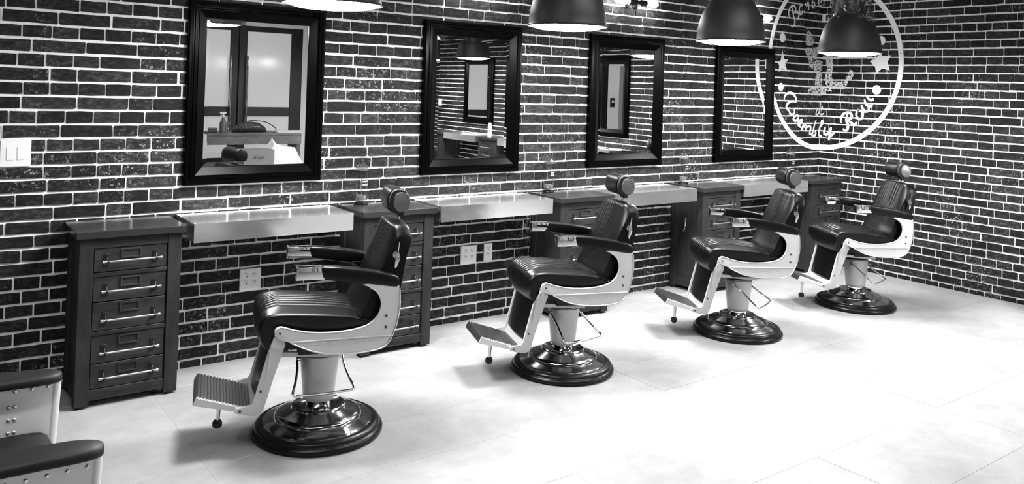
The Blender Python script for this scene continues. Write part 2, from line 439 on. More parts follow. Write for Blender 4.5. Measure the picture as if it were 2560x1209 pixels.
# ---------------------------------------------------------------- cabinets and steel shelves
CW, CD, CT = .5086, .374, .86
def make_cabinet():
    root = thing('drawer_cabinet', '', 'cabinet')
    f = -.355; x0, x1 = .018, .4906
    obj('cabinet_top', bbox(0, CW, -CD, -.012, CT-.036, CT, bev=.003), 'top', root)
    for xa in (x0, x1-.064):
        obj('post', bbox(xa, xa+.064, f, f+.06, .012, CT-.036, bev=.002), 'wood', root)
        obj('post', bbox(xa, xa+.064, -.08, -.02, .012, CT-.036, bev=.002), 'wood', root)
        for ya in (f+.03, -.05):
            obj('foot', lathe(NB(), [(0, 0), (.02, 0), (.022, .012), (0, .012)], 12, (xa+.032, ya, 0)), 'rubber_m', root)
    for xa in (x0+.012, x1-.026): obj('side_panel', bbox(xa, xa+.014, f+.05, -.07, .09, CT-.036), 'wood', root)
    for xa in (x0+.003, x1-.023):
        obj('side_rail', bbox(xa, xa+.02, f+.055, -.075, .033, .095, bev=.002), 'wood', root)
    obj('back_panel', bbox(x0+.02, x1-.02, -.04, -.025, .05, CT-.036), 'wood', root)
    a, c = x0+.064, x1-.064
    for z0, z1 in ((.772, .824), (.632, .652), (.346, .366), (.033, .085)):
        obj('rail', bbox(a-.002, c+.002, f+.006, f+.04, z0, z1, bev=.0015), 'wood_h', root)
    obj('cavity', bbox(a, c, f+.034, f+.04, .08, .8), 'slot', root)  # black sheet standing in for the shade in the gaps between drawers
    dz = [(.655, .770), (.510, .630), (.3685, .505), (.210, .3445), (.088, .206)]
    proto = None
    for i, (z0, z1) in enumerate(dz):
        dr = obj('drawer', bbox(a+.004, c-.004, f+.010, f+.05, z0, z1, bev=.002), 'wood_h', root)
        zc = z0+.055 if i else .71
        bm = NB(); xm = (a+c)/2
        tube(bm, [(xm-.127, f-.026, zc), (xm+.127, f-.026, zc)], .0052, 10)
        for sx in (-1, 1): lathe_c = tube(bm, [(xm+sx*.127, f-.026, zc), (xm+sx*.137, f-.026, zc)], .008, 10)
        obj('handle_bar', bm, 'handle', dr, 40)
        for sx in (-1, 1):
            bm = NB(); xb = xm+sx*.112
            box(bm, xb-.013, xb+.013, f+.006, f+.0105, zc-.024, zc+.034, bev=.001)
            tube(bm, smooth_path([(xb, f+.004, zc+.022), (xb, f-.012, zc+.018), (xb, f-.020, zc+.004), (xb, f-.032, zc-.008), (xb, f-.036, zc+.004)], 3), .0042, 6)
            for dx in (-.007, .007):
                for d2 in (-.018, .028): lathe(bm, [(0, 0)]+[(.003, 0)], 6, (xb+dx, f+.004, zc+d2)); box(bm, xb+dx-.003, xb+dx+.003, f+.002, f+.006, zc+d2-.003, zc+d2+.003)
            obj('handle_bracket', bm, 'iron', dr, 40)
        zt = z1-.006; bm = NB()
        for q in ((xm-.048, xm+.048, zt-.008, zt), (xm-.048, xm+.048, zt-.048, zt-.04), (xm-.048, xm-.039, zt-.04, zt-.008), (xm+.039, xm+.048, zt-.04, zt-.008)):
            box(bm, q[0], q[1], f+.002, f+.011, q[2], q[3], bev=.001)
        lh = obj('label_holder', bm, 'wood_h', dr)
        obj('recess', bbox(xm-.039, xm+.039, f+.008, f+.0105, zt-.04, zt-.008), 'slot', lh)  # black plate, the shade of the holder's hollow put into its colour
    return root
c0 = make_cabinet()
cl = ['grey wooden five drawer cabinet at the left end, in full view',
      'grey wooden drawer cabinet behind the nearest barber chair',
      'grey wooden drawer cabinet behind the second barber chair from the left',
      'grey wooden cabinet behind the armrests of the third barber chair',
      'grey wooden drawer cabinet in the room corner behind the farthest barber chair']
for i in range(5):
    c = c0 if i == 0 else copy_tree(c0)
    c.location = (CX[i], 0, 0); tag(c, cl[i], 'cabinet', 'drawer cabinets along the back wall')
crl = ['grey drawer cabinet on the right wall nearest the corner, outside the picture', 'grey drawer cabinet on the right wall between its first and second shelves',
       'grey drawer cabinet on the right wall, seen inside the second mirror', 'grey drawer cabinet at the far end of the right wall']
for i, y in enumerate((-2.13, -3.60, -5.06, -6.56)):
    c = copy_tree(c0); c.location = (XR, y, 0); c.rotation_euler = (0, 0, -math.pi/2); tag(c, crl[i], 'cabinet', 'drawer cabinets along the right wall')
SW = .897
def make_shelf():
    root = thing('steel_shelf', '', 'shelf')
    bm = NB()
    o = [(-CD, .764), (-CD, .862), (-.012, .862), (-.012, .764), (-.016, .764), (-.016, .856), (-CD+.004, .856), (-CD+.004, .764)]
    prism(bm, o, 'x', 0, SW)
    box(bm, 0, .003, -CD+.002, -.014, .766, .858); box(bm, SW-.003, SW, -CD+.002, -.014, .766, .858)
    obj('steel_sheet', bm, 'steel', root)
    bm = NB(); box(bm, .004, SW-.004, -CD+.006, -.018, .775, .853)
    obj('wood_core', bm, 'slot', root)
    return root
s0 = make_shelf()
sl = ['brushed steel shelf under the nearest mirror, beside the left end cabinet', 'brushed steel shelf under the second mirror, between the first and second barber chairs',
      'brushed steel shelf under the third mirror, with a bright streak on its front', 'brushed steel shelf under the mirror nearest the corner, partly behind a headrest']
for i in range(4):
    s = s0 if i == 0 else copy_tree(s0); s.location = (SX[i], 0, 0); tag(s, sl[i], 'shelf', 'steel shelves along the back wall')
srl = ['brushed steel shelf on the right wall nearest the corner, glimpsed in the third mirror', 'brushed steel shelf in the middle of the right wall', 'brushed steel shelf on the right wall, seen inside the second mirror']
for i, y in enumerate(RY):
    s = copy_tree(s0); s.location = (XR, y+.05, 0); s.rotation_euler = (0, 0, -math.pi/2); tag(s, srl[i], 'shelf', 'steel shelves along the right wall')
# ---------------------------------------------------------------- barber chair (local: +x towards the footrest, +y the side facing the camera)
GR = [-.124+.031*k for k in range(9)]
def lat_samples(w):
    s = set()
    for gx in GR:
        for d in (-.0075, -.0035, 0, .0035, .0075): s.add(round(gx+d, 5))
    for k in range(-14, 15): s.add(round(w*k/14, 5))
    s |= {round(sg*w*q, 5) for sg in (-1, 1) for q in (.97, .985)}
    return sorted(v for v in s if -w-1e-6 <= v <= w+1e-6)
def groove(y, d):
    v = 0
    for gx in GR:
        q = abs(y-gx)
        if q < .0075: v = max(v, d*(1-q/.0075)**1.3)
    return v
def make_chair():
    root = thing('barber_chair', '', 'barber chair')
    # base
    obj('base_rim', lathe(NB(), [(0, .001), (.288, .001), (.298, .006), (.3, .016), (.296, .026), (.287, .031), (.284, .034), (.285, .040), (.280, .048), (.268, .054), (.254, .055), (.25, .05), (0, .05)], 64), 'rubber', root, 50)
    obj('base_plate', lathe(NB(), [(0, .05), (.253, .05), (.25, .057), (.235, .063), (.208, .070), (.199, .074), (.196, .084), (.190, .090), (.172, .096), (.140, .108), (.124, .116), (.121, .124), (.116, .127), (.110, .124), (.09, .114), (.064, .112), (0, .112)], 64), 'chrome_dark', root, 35)
    obj('neck', lathe(NB(), [(0, .1), (.058, .1), (.058, .165), (0, .165)], 40), 'chrome', root, 40)
    obj('column', lathe(NB(), [(0, .150), (.066, .150), (.0715, .156), (.0725, .17), (.090, .350), (.091, .360), (.085, .364), (.085, .367), (0, .367)], 48), 'column', root, 40)
    bm = lathe(NB(), [(0, .367), (.06, .367), (.06, .42), (0, .42)], 32)
    box(bm, -.19, .12, -.20, .20, .415, .46, bev=.006); box(bm, -.12, .10, -.10, .10, .385, .42, bev=.004)
    obj('seat_frame', bm, 'slot', root)
    # lever
    bm = NB()
    for s in (-1, 1): tube(bm, [(.0, s*.088, .338), (.0, s*.108, .338)], .009, 10)
    tube(bm, smooth_path([(0, -.103, .338), (.06, -.108, .30), (.12, -.122, .258), (.168, -.137, .226), (.181, -.132, .218), (.186, -.115, .216), (.190, 0, .214), (.186, .115, .216), (.181, .132, .218), (.168, .137, .226), (.12, .122, .258), (.06, .108, .30), (0, .103, .338)], 4), .0058, 8)
    lev = obj('pump_lever', bm, 'chrome', root, 50)
    # seat cushion
    W = .222
    sec = smooth_path([(-.205, .462, 0), (-.212, .505, 0), (-.207, .527, 0), (-.165, .553, 0), (-.1, .575, 0), (.02, .592, 0), (.14, .602, 0), (.215, .606, 0), (.258, .600, 0), (.283, .578, 0), (.290, .545, 0), (.284, .50, 0), (.266, .462, 0), (.23, .448, 0), (.0, .446, 0), (-.17, .448, 0)], 5, True)
    secs = []
    for y in lat_samples(W):
        q = y/W; pts = []
        b_ = .033*(1-q*q); ed = 0 if abs(q) < .97 else .004*(abs(q)-.97)/.03
        for p in sec:
            f, z = p.x, p.y
            top = max(0, min(1, (z-.5)/.07)); frn = max(0, min(1, (f-.2)/.06))
            gr = groove(y, .005)*(1-max(0, min(1, (-.1-f)/.06)))*max(0, min(1, (z-.515)/.03))
            nz, nf = top*(1-.6*frn), frn*(1-.3*top)
            z2 = z+(b_*top*.9-gr)*max(nz, .0) - ed*top; f2 = f+(b_*.45-gr)*nf - ed*frn
            pts.append((f2, y*(1-.16*max(0, min(1, (.52-z)/.05))*max(0, min(1, (f-.05)/.1))), z2))
        secs.append(pts)
    obj('seat_cushion', loft(NB(), secs), 'leather', root, 40)
    for s in (-1, 1):
        bm = NB(); tube(bm, smooth_path([(-.2, s*.2225, .55), (-.165, s*.2225, .559), (-.1, s*.2225, .575), (.02, s*.2225, .589), (.14, s*.2225, .599), (.215, s*.2225, .602), (.255, s*.2225, .596), (.277, s*.2225, .574), (.283, s*.2225, .54)], 4), .0032, 6)
        obj('seat_piping', bm, 'leather', root, 60)
    # backrest
    W = .2
    sec = smooth_path([(-.155, .56, 0), (-.185, .65, 0), (-.226, .76, 0), (-.262, .85, 0), (-.294, .925, 0), (-.306, .952, 0), (-.318, .963, 0), (-.345, .966, 0), (-.366, .958, 0), (-.372, .94, 0), (-.360, .88, 0), (-.345, .80, 0), (-.330, .70, 0), (-.314, .62, 0), (-.300, .56, 0)], 5, True)
    secs = []
    for y in lat_samples(W):
        q = abs(y)/W; pts = []
        bul = .026*(1-q*q); drop = .045*max(0, (q-.72)/.28)**2.2
        for p in sec:
            f, z = p.x, p.y
            k = max(0, min(1, (z-.58)/.38)); fr_ = 1 if f > (-.14-.43*(z-.56)-.06) else 0
            front = max(0, min(1, (f-(-.205-.40*(z-.56)))/.04))
            gr = groove(y*1.12, .006)*max(0, min(1, (z-.70)/.12))*max(front, max(0, min(1, (z-.945)/.015))*max(0, min(1, (f+.335)/.02)))
            pts.append((f+(bul-gr)*front, y*(1-.06*k), z-drop*k**3 - gr*.6*(1-front) + .010*(1-q*q)*k**4))
        secs.append(pts)
    obj('backrest', loft(NB(), secs), 'leather', root, 38)
    bm = NB(); tube(bm, [(-.298, .2, .845), (-.298, .218, .845)], .016, 14); tube(bm, [(-.298, .215, .845), (-.298, .226, .845)], .009, 10)
    tube(bm, [(-.302, .222, .845), (-.309, .222, .905)], .0035, 8)
    prism(bm, [(-.293, .835), (-.302, .848), (-.315, .84), (-.314, .825), (-.298, .785), (-.291, .79)], 'y', .218, .224, .001)
    obj('recline_handle', bm, 'chrome', root, 40)
    # headrest
    bm = NB()
    for s in (-.009, .009): tube(bm, [(-.345, s, .95), (-.362, s, 1.03)], .0045, 8)
    hp = obj('headrest_post', bm, 'chrome', root, 50)
    obj('collar', bbox(-.374, -.344, -.024, .024, .988, 1.014, bev=.003), 'rubber_m', hp)
    prof = [(-.282, 1.05), (-.285, 1.093), (-.303, 1.121), (-.335, 1.125), (-.367, 1.113), (-.379, 1.085), (-.379, 1.05), (-.365, 1.019), (-.335, 1.010), (-.302, 1.016)]
    ps = smooth_path([(a, b_, 0) for a, b_ in prof], 4, True); cf, cz = -.333, 1.067
    secs = []
    for y, k in ((-.122, .80), (-.118, .90), (-.110, .97), (-.095, 1), (-.02, 1.01), (.035, 1), (.048, .985), (.055, .95)):
        secs.append([(cf+(p.x-cf)*k, y, cz+(p.y-cz)*k) for p in ps])
    hr = obj('headrest', loft(NB(), secs), 'leather', root, 40)
    secs = [[(cf-.006+(p.x-cf)*k, y, cz-.002+(p.y-cz)*k) for p in ps] for y, k in ((.053, .93), (.055, .985), (.071, .985), (.075, .95))]
    obj('headrest_back', loft(NB(), secs), 'rubber_m', hr, 40)
    secs = [[(cf-.016+(p.x-cf)*k, y, cz-.004+(p.y-cz)*k) for p in ps] for y, k in ((.073, .80), (.085, .80), (.0865, .77))]
    obj('end_cap', loft(NB(), secs), 'cap', hr, 40)
    # arms, panels, legs (both sides)
    OUT = [(0.228, 0.54), (0.224, 0.553), (0.205, 0.562), (0.185, 0.557), (0.138, 0.542), (0.07, 0.529), (0.002, 0.524), (-0.067, 0.525), (-0.136, 0.534), (-0.182, 0.55), (-0.213, 0.579), (-0.229, 0.617), (-0.228, 0.653), (-0.209, 0.69), (-0.176, 0.713), (-0.144, 0.725), (-0.201, 0.74), (-0.251, 0.73), (-0.309, 0.715), (-0.314, 0.655), (-0.3145, 0.619), (-0.307, 0.566), (-0.294, 0.517), (-0.274, 0.472), (-0.246, 0.442), (-0.193, 0.43), (-0.123, 0.424), (-0.053, 0.426), (0.013, 0.434), (0.067, 0.447), (0.115, 0.467), (0.159, 0.49), (0.193, 0.502), (0.218, 0.515)]
    RIM = [(-.311, .70), (-.314, .655), (-.314, .619), (-.307, .566), (-.294, .517), (-.274, .472), (-.246, .443), (-.193, .4305), (-.123, .425), (-.053, .427), (.013, .435), (.067, .448), (.115, .468), (.159, .491)]
    INN = [(.218, .552), (.205, .560), (.185, .556), (.138, .541), (.07, .528), (.002, .523), (-.067, .524), (-.136, .533), (-.182, .549), (-.213, .578), (-.229, .617), (-.228, .653), (-.209, .69), (-.176, .713)]
    for s in (1, -1):
        y0, y1 = sorted((s*.236, s*.252))
        O2 = smooth_path([(a, b_, 0) for a, b_ in OUT[:16]], 3)+smooth_path([(a, b_, 0) for a, b_ in OUT[16:19]], 2)[:]+smooth_path([(a, b_, 0) for a, b_ in OUT[19:]+OUT[:1]], 3)[:-1]
        sp_ = obj('side_panel', prism(NB(), [(p.x, p.y) for p in O2], 'y', y0, y1, .0025), 'enamel', root, 30)
        bm = NB(); tube(bm, smooth_path([(a, s*.252, b_) for a, b_ in RIM], 3), .0045, 6)
        obj('edge_bead', bm, 'alu', sp_, 60)
        bm = NB(); tube(bm, smooth_path([(a, s*.2515, b_) for a, b_ in INN], 3), .0035, 6); obj('edge_bead', bm, 'enamel', sp_, 60)
        ya, yb = sorted((s*.250, s*.2565)); bm = box(NB(), -.283, .160, ya, yb, .4895, .4965, bev=.002); obj('trim_strip', bm, 'alu', sp_)
        ya, yb = sorted((s*.250, s*.2535)); obj('trim_line', bbox(-.235, -.178, ya, yb, .4745, .477), 'enamel', sp_); obj('trim_line', bbox(.012, .088, ya, yb, .4745, .477), 'enamel', sp_)
        for f, z in ((-.254, .582), (-.253, .532), (.205, .534)):
            bm = NB(); tube(bm, [(f, s*.251, z), (f, s*.2555, z)], .006 if f < 0 else .0045, 10); obj('screw', bm, 'screw', sp_, 40)
        tm = text_mesh('lettering', 'BELMONT', .028, .0035, 'enamel')
        t = ob('lettering', tm, sp_); t.scale = (1.45, 1, 1); t.location = (-.083, s*.2525, .466)
        t.rotation_euler = (math.pi/2, 0, math.pi if s > 0 else 0)
        # armrest
        secs = []
        for f, zt, zb, wd in ((.034, .812, .757, .93), (.028, .814, .754, 1), (-.04, .808, .744, 1), (-.12, .797, .730, 1), (-.2, .783, .718, 1), (-.27, .767, .707, 1), (-.298, .757, .704, .97), (-.309, .745, .71, .85)):
            c = s*.2275; h = .0285*wd; rr_ = .012; ring = []
            for k in range(20):
                a = 2*math.pi*k/20; ca, sa = math.cos(a), math.sin(a); e = .45
                ring.append((f + (.5-(zt-(zb+zt)/2-(zt-zb)/2*sa)/(zt-zb))*0, c+h*abs(ca)**e*(1 if ca >= 0 else -1), (zt+zb)/2+(zt-zb)/2*abs(sa)**e*(1 if sa >= 0 else -1)))
            if f > .02:
                ring = [(p[0]+.014*((p[2]-zb)/(zt-zb)-.5), p[1], p[2]) for p in ring]
            secs.append(ring)
        ar = obj('armrest', loft(NB(), secs), 'leather', root, 50)
        y0, y1 = sorted((s*.203, s*.252)); bm = prism(NB(), [(.028, .813), (.016+.005, .757), (.146, .757), (.142, .813)], 'y', y0, y1, .004)
        at_ = obj('ashtray', bm, 'chrome', ar, 30)
        bm = NB(); tube(bm, [(.141, s*.205, .8125), (.141, s*.25, .8125)], .0045, 8); obj('ashtray_hinge', bm, 'chrome', at_, 50)
        # inner upholstered wing under the arm
        y0, y1 = sorted((s*.192, s*.234))
        obj('side_upholstery', prism(NB(), [(-.165, .735), (-.192, .716), (-.225, .692), (-.245, .654), (-.246, .617), (-.230, .570), (-.195, .537), (-.137, .520), (-.08, .512), (-.08, .46), (-.298, .47), (-.309, .6), (-.306, .735)], 'y', y0, y1, .004), 'leather', root)
        # leg bracket
        LG = [(.228, .512), (.233, .495), (.237, .48), (.240, .465), (.243, .45), (.2465, .43), (.2985, .218), (.309, .205), (.350, .203), (.372, .204), (.380, .194), (.374, .181), (.345, .172), (.302, .163), (.280, .164), (.264, .174), (.257, .190), (.190, .425), (.182, .445), (.176, .46), (.178, .475), (.184, .49), (.196, .505), (.214, .516)]
        y0, y1 = sorted((s*.163, s*.181)); bm = prism(NB(), LG, 'y', y0, y1, .003)
        for v in bm.verts:
            q = max(0, min(1, (v.co.z-.43)/.07)); v.co.y += s*.054*q*q*(3-2*q)
        lg = obj('leg_bracket', bm, 'enamel', root, 30)
        bm = NB(); tube(bm, [(.207, s*.205, .515), (.207, s*.238, .530)], .019, 16); obj('pivot', bm, 'enamel', lg, 40)
        for f, z in ((.228, .448), (.232, .428), (.272, .268), (.356, .189)):
            bm = NB(); tube(bm, [(f, s*.180, z), (f, s*.1845, z)], .0055, 10); obj('screw', bm, 'screw', lg, 40)
        y0, y1 = sorted((s*.165, s*.18)); obj('link_bar', prism(NB(), [(.215, .432), (.212, .412), (-.06, .392), (-.06, .412)], 'y', y0, y1, .001), 'enamel', root)
    # calf pad, kick plate, footrest
    secs = []
    for y, q in ((-.158, 1), (-.150, .93), (-.11, .6), (-.05, .2), (0, .1), (.05, .2), (.11, .6), (.150, .93), (.158, 1)):
        d = .028*(1-.55*q) - .008
        sh = .012*(1-q)
        secs.append([(.200-sh*0, y, .468+.01*q), (.220+d, y, .468+.006*q), (.233+d, y, .448), (.262+d, y, .33), (.284+d, y, .235), (.278+d*.5, y, .214), (.262, y, .21), (.19, y, .43)])
    cp = obj('calf_pad', loft(NB(), secs), 'leather', root, 40)
    bm = NB(); tube(bm, smooth_path([(secs[i][1][0]+.001, secs[i][1][1], secs[i][1][2]+.002) for i in range(len(secs))], 2), .0035, 6); obj('pad_trim', bm, 'chrome', cp, 60)
    obj('kick_plate', prism(NB(), [(.282, .222), (.287, .222), (.312, .182), (.307, .180)], 'y', -.162, .162), 'enamel', root)
    n = 17; P0, P1 = Vector((.306, .184)), Vector((.534, .257)); top = []
    for k in range(n):
        a = P0.lerp(P1, k/n); nrm = Vector((-.34, .94))
        c = P0.lerp(P1, (k+.30)/n); d = P0.lerp(P1, (k+.62)/n); e = P0.lerp(P1, (k+.88)/n)
        top += [tuple(a), tuple(c+nrm*.0045), tuple(d+nrm*.0045), tuple(e)]
    pl = top+[tuple(P1), (.548, .227), (.54, .225), (.528, .247), (.31, .176)]
    ft = obj('footrest', prism(NB(), pl, 'y', -.150, .150), 'ribbed', root)
    for s in (-1, 1):
        y0, y1 = sorted((s*.148, s*.1625)); fl = [(p[0], p[1]-.003) for p in top[::2]]+[(.534, .255), (.548, .226), (.44, .199), (.36, .179), (.33, .176)]
        obj('flange', prism(NB(), fl, 'y', y0, y1), 'enamel', ft)
    bm = NB(); box(bm, .40, .46, -.03, .03, .19, .2115); obj('pin_mount', bm, 'alu', ft)
    bm = NB(); tube(bm, [(.434, 0, .212), (.441, 0, .095)], [.0105, .0085], 12); tube(bm, [(.4405, 0, .10), (.4415, 0, .085)], .006, 10)
    pn = obj('foot_pin', bm, 'alu', root, 40)
    obj('rubber_foot', lathe(NB(), [(0, -.018), (.014, -.018), (.021, -.010), (.021, .006), (.016, .014), (.006, .016), (0, .016)], 18, (.4425, 0, .077)), 'rubber_m', pn)
    return root
ch0 = make_chair()
CH = [((1.6, -1.156), 163.7, -103, .70), ((3.128, -1.103), 160.5, -90, 1.0), ((4.643, -1.157), 148, -69.6, 1.0), ((6.065, -1.17), 150, -78, 1.0)]
chl = ['barber chair nearest the camera, its pump lever hanging straight in front of the column',
       'second black barber chair from the left, in front of the second steel shelf',
       'third black barber chair from the left, in front of the darkest gap in the row',
       'farthest black barber chair, set against the right hand brick wall']
for i, ((x, y), a, lv, q) in enumerate(CH):
    c = ch0 if i == 0 else copy_tree(ch0)
    c.location = (x, y, 0); c.rotation_euler = (0, 0, math.radians(a)); tag(c, chl[i], 'barber chair', 'barber chairs in a row')
    for ch in c.children:
        if ch.name.startswith('pump_lever'): ch.rotation_euler = (0, 0, math.radians(lv-a)); ch.scale = (q, 1, 1)
# ---------------------------------------------------------------- pendant lamps
def make_pendant():
    root = thing('pendant_lamp', '', 'lamp')
    R = .235; HS = 1.08
    outer = [(.241, -.004), (.243, .002), (.238, .006), (.235, .012), (.233, .05), (.224, .10), (.211, .145), (.196, .185), (.178, .215), (.156, .25), (.134, .275), (.118, .292)]
    inner = [(.112, .284), (.128, .268), (.15, .243), (.172, .209), (.190, .18), (.205, .141), (.218, .097), (.227, .05), (.231, .004), (.236, -.002), (.241, -.004)]
    obj('lamp_shade', lathe(NB(), [(r, z*HS if z > .02 else z) for r, z in outer+inner], 64), 'shade', root, 40)
    obj('diffuser', lathe(NB(), [(0, -.026), (.1, -.0245), (.17, -.018), (.21, -.007), (.2295, .006), (.2295, .014), (0, .014)], 48), 'glow', root)
    obj('lamp_housing', lathe(NB(), [(0, .30), (.118, .30), (.118, .325), (.112, .33), (.112, .43), (.095, .445), (.02, .45), (0, .45)], 40), 'shade', root, 40)
    bm = NB(); tube(bm, [(0, 0, .44), (0, 0, CEIL-2.0)], .006, 8); lathe(bm, [(0, CEIL-2.0-.03), (.06, CEIL-2.0-.03), (.06, CEIL-2.0-.001), (0, CEIL-2.0-.001)], 20)
    obj('suspension_rod', bm, 'iron', root, 40)
    return root
p0_ = make_pendant()
PL = [((1.665, -1.02, 1.998), 'dark pendant lamp at the top left, only its glowing underside in the picture'),
      ((3.215, -.95, 2.0), 'dark dome pendant lamp hanging between the second and third mirrors'),
      ((4.675, -1.0, 1.994), 'dark dome pendant lamp hanging above the mirror nearest the corner'),
      ((6.03, -1.085, 1.978), 'dark dome pendant lamp with a plastic wrapped top, in front of the painted circle')]
for i, (l, lb) in enumerate(PL):
    p = p0_ if i == 0 else copy_tree(p0_); p.location = l; tag(p, lb, 'lamp', 'pendant lamps over the barber chairs')
p4_ = p
for i, (l, lb) in enumerate([((6.3, -3.15, 2.0), 'dark pendant lamp of the right hand row, nearest the corner'), ((6.3, -4.75, 2.0), 'dark pendant lamp of the right hand row, reflected in the second mirror'), ((6.3, -6.3, 2.0), 'dark pendant lamp of the right hand row, farthest from the corner')]):
    p = copy_tree(p0_); p.location = l; tag(p, lb, 'lamp', 'pendant lamps along the right wall')
# plastic wrap on the fourth pendant
bm = NB(); rnd = random.Random(3); prof = [(.158, .258), (.176, .278), (.160, .305), (.146, .325), (.140, .35), (.144, .40), (.138, .45), (.125, .49), (.07, .52)]
n = 44; rings = []
for r, z in prof:
    rings.append([bm.verts.new(((r+.014*math.sin(9*a+z*40)+rnd.uniform(-.009, .009))*math.cos(a), (r+.014*math.sin(9*a+z*40)+rnd.uniform(-.009, .009))*math.sin(a), z+rnd.uniform(-.008, .008)+(.02*math.sin(2*a+1) if z < .27 else 0))) for a in [2*math.pi*i/n for i in range(n)]])
for A, B in zip(rings, rings[1:]):
    for i in range(n): bm.faces.new((A[i], A[(i+1) % n], B[(i+1) % n], B[i]))
obj('plastic_wrap', bm, 'film', p4_)['label'] = 'crumpled clear plastic wrapping on the lamp top'

# ---------------------------------------------------------------- bare bulb wall lamps over the mirrors
def make_sconce():
    root = thing('wall_lamp', '', 'wall lamp')
    bm = NB(); tube(bm, [(0, -.012, 0), (0, -.03, 0)], .055, 24); obj('wall_plate', bm, 'iron', root, 40)
    bm = NB(); tube(bm, smooth_path([(0, -.03, 0), (0, -.085, .005), (0, -.11, -.015)], 4), .014, 10); tube(bm, [(-.07, -.11, -.015), (.07, -.11, -.015)], .014, 10)
    for s in (-1, 1): tube(bm, [(s*.05, -.11, -.015), (s*.095, -.11, -.015)], .024, 14)
    lathe(bm, [(0, -.03), (.012, -.028), (.022, -.018), (.025, -.005), (.02, .012), (.0, .02)], 16, (-.03, -.115, -.045))
    obj('arm', bm, 'iron', root, 40)
    for s in (-1, 1):
        bm = NB(); pts = [(.095, .012), (.11, .018), (.135, .026), (.165, .029), (.20, .026), (.222, .016), (.232, .004)]
        tube(bm, [(s*x, -.11, -.015) for x, r in pts], [r for x, r in pts], 16); obj('bulb', bm, 'bulb', root, 60)
    return root
sc0 = make_sconce()
scl = ['bare bulb wall lamp above the nearest mirror, hidden above the picture', 'bare bulb wall lamp above the second mirror, just above the picture',  # first two lamps are unseen, added to light the wall evenly
       'bare bulb wall lamp above the third mirror, beside the second dome pendant', 'bare bulb wall lamp above the mirror nearest the corner, half behind a dome pendant']
for i in range(4):
    s = sc0 if i == 0 else copy_tree(sc0); s.location = (MX[i]+MW/2, 0, 2.335); tag(s, scl[i], 'wall lamp', 'bare bulb lamps over the mirrors')

# ceiling tube fixtures that light the middle of the room
def make_tube(L=2.4, glow='tube'):
    root = thing('tube_light', '', 'ceiling light')
    obj('housing', bbox(-L/2, L/2, -.1, .1, -.06, -.001, bev=.004), 'white', root)
    obj('tube_diffuser', bbox(-L/2+.02, L/2-.02, -.09, .09, -.085, -.06, bev=.01), glow, root)
    return root
t0_ = make_tube()
for i, ((x, y), lb) in enumerate([((.1, -2.8), 'long ceiling tube light on the left, nearest the mirrors'), ((3.9, -2.8), 'long ceiling tube light in the middle of the room'),
                                  ((.9, -7.7), 'long ceiling tube light on the left, nearest the door'), ((3.9, -7.7), 'long ceiling tube light nearest the glass doors')]):
    t = t0_ if i == 0 else (copy_tree(t0_) if i == 1 else make_tube(2.4, 'tube_low')); t.location = (x, y, CEIL); tag(t, lb, 'ceiling light', 'ceiling tube lights')

# ---------------------------------------------------------------- disinfectant jars
def make_jar():
    root = thing('glass_jar', '', 'jar')
    obj('foot', lathe(NB(), [(0, 0), (.043, 0), (.045, .004), (.043, .011), (.037, .014), (0, .014)], 32), 'rubber', root, 40)
    obj('glass_cylinder', lathe(NB(), [(.0385, .014), (.039, .22)], 32), 'glass', root, 40)
    obj('basket', lathe(NB(), [(0, .03), (.031, .03), (.032, .032), (.032, .054), (.029, .056), (0, .056)], 28), 'alu', root, 40)
    bm = NB(); tube(bm, [(0, 0, .05), (0, 0, .262)], .0022, 6); obj('lift_rod', bm, 'chrome', root, 60)
    obj('lid', lathe(NB(), [(.040, .214), (.041, .232), (.036, .238), (.016, .256), (.008, .26), (0, .26)], 32), 'film', root, 40)
    obj('lid_band', lathe(NB(), [(.0395, .212), (.0415, .213), (.0415, .219), (.0395, .220)], 32), 'alu', root, 40)
    obj('lid_knob', lathe(NB(), [(0, .258), (.009, .258), (.010, .262), (.010, .275), (.008, .278), (0, .278)], 12), 'rubber_m', root, 40)
    me = text_mesh('lettering', 'BARBICIDE', .0145, .0003, 'glass_print')
    for v in me.vertices:
        a = v.co.x*.68/.0397 - math.pi/2 + .25; r = .0397+v.co.z*.5; z = v.co.y; v.co = (r*math.cos(a), r*math.sin(a), z+.140)
    gl = [c for c in root.children if c.name.startswith('glass_cylinder')][0]
    ob('lettering', me, gl)
    bm = NB()
    for z in (.128, .122):
        A = [-math.pi/2+.25+(-.62+1.24*k/12) for k in range(13)]
        for a, c in zip(A, A[1:]):
            bm.faces.new([bm.verts.new((.0397*math.cos(t), .0397*math.sin(t), zz)) for t, zz in ((a, z), (c, z), (c, z+.003), (a, z+.003))])
    obj('label_lines', bm, 'glass_print', gl)
    return root
j0 = make_jar()
for i, x in enumerate([2.325, 3.835, 5.285, 6.765]):
    j = j0 if i == 0 else copy_tree(j0); j.location = (x, -.058, CT)
    tag(j, ['tall clear glass jar on the cabinet behind the nearest barber chair', 'tall clear glass jar on the cabinet between the second and third mirrors', 'tall clear glass jar on the cabinet between the third and fourth mirrors', 'tall clear glass jar on the corner cabinet, partly behind a headrest'][i], 'jar', 'glass jars on the cabinets')

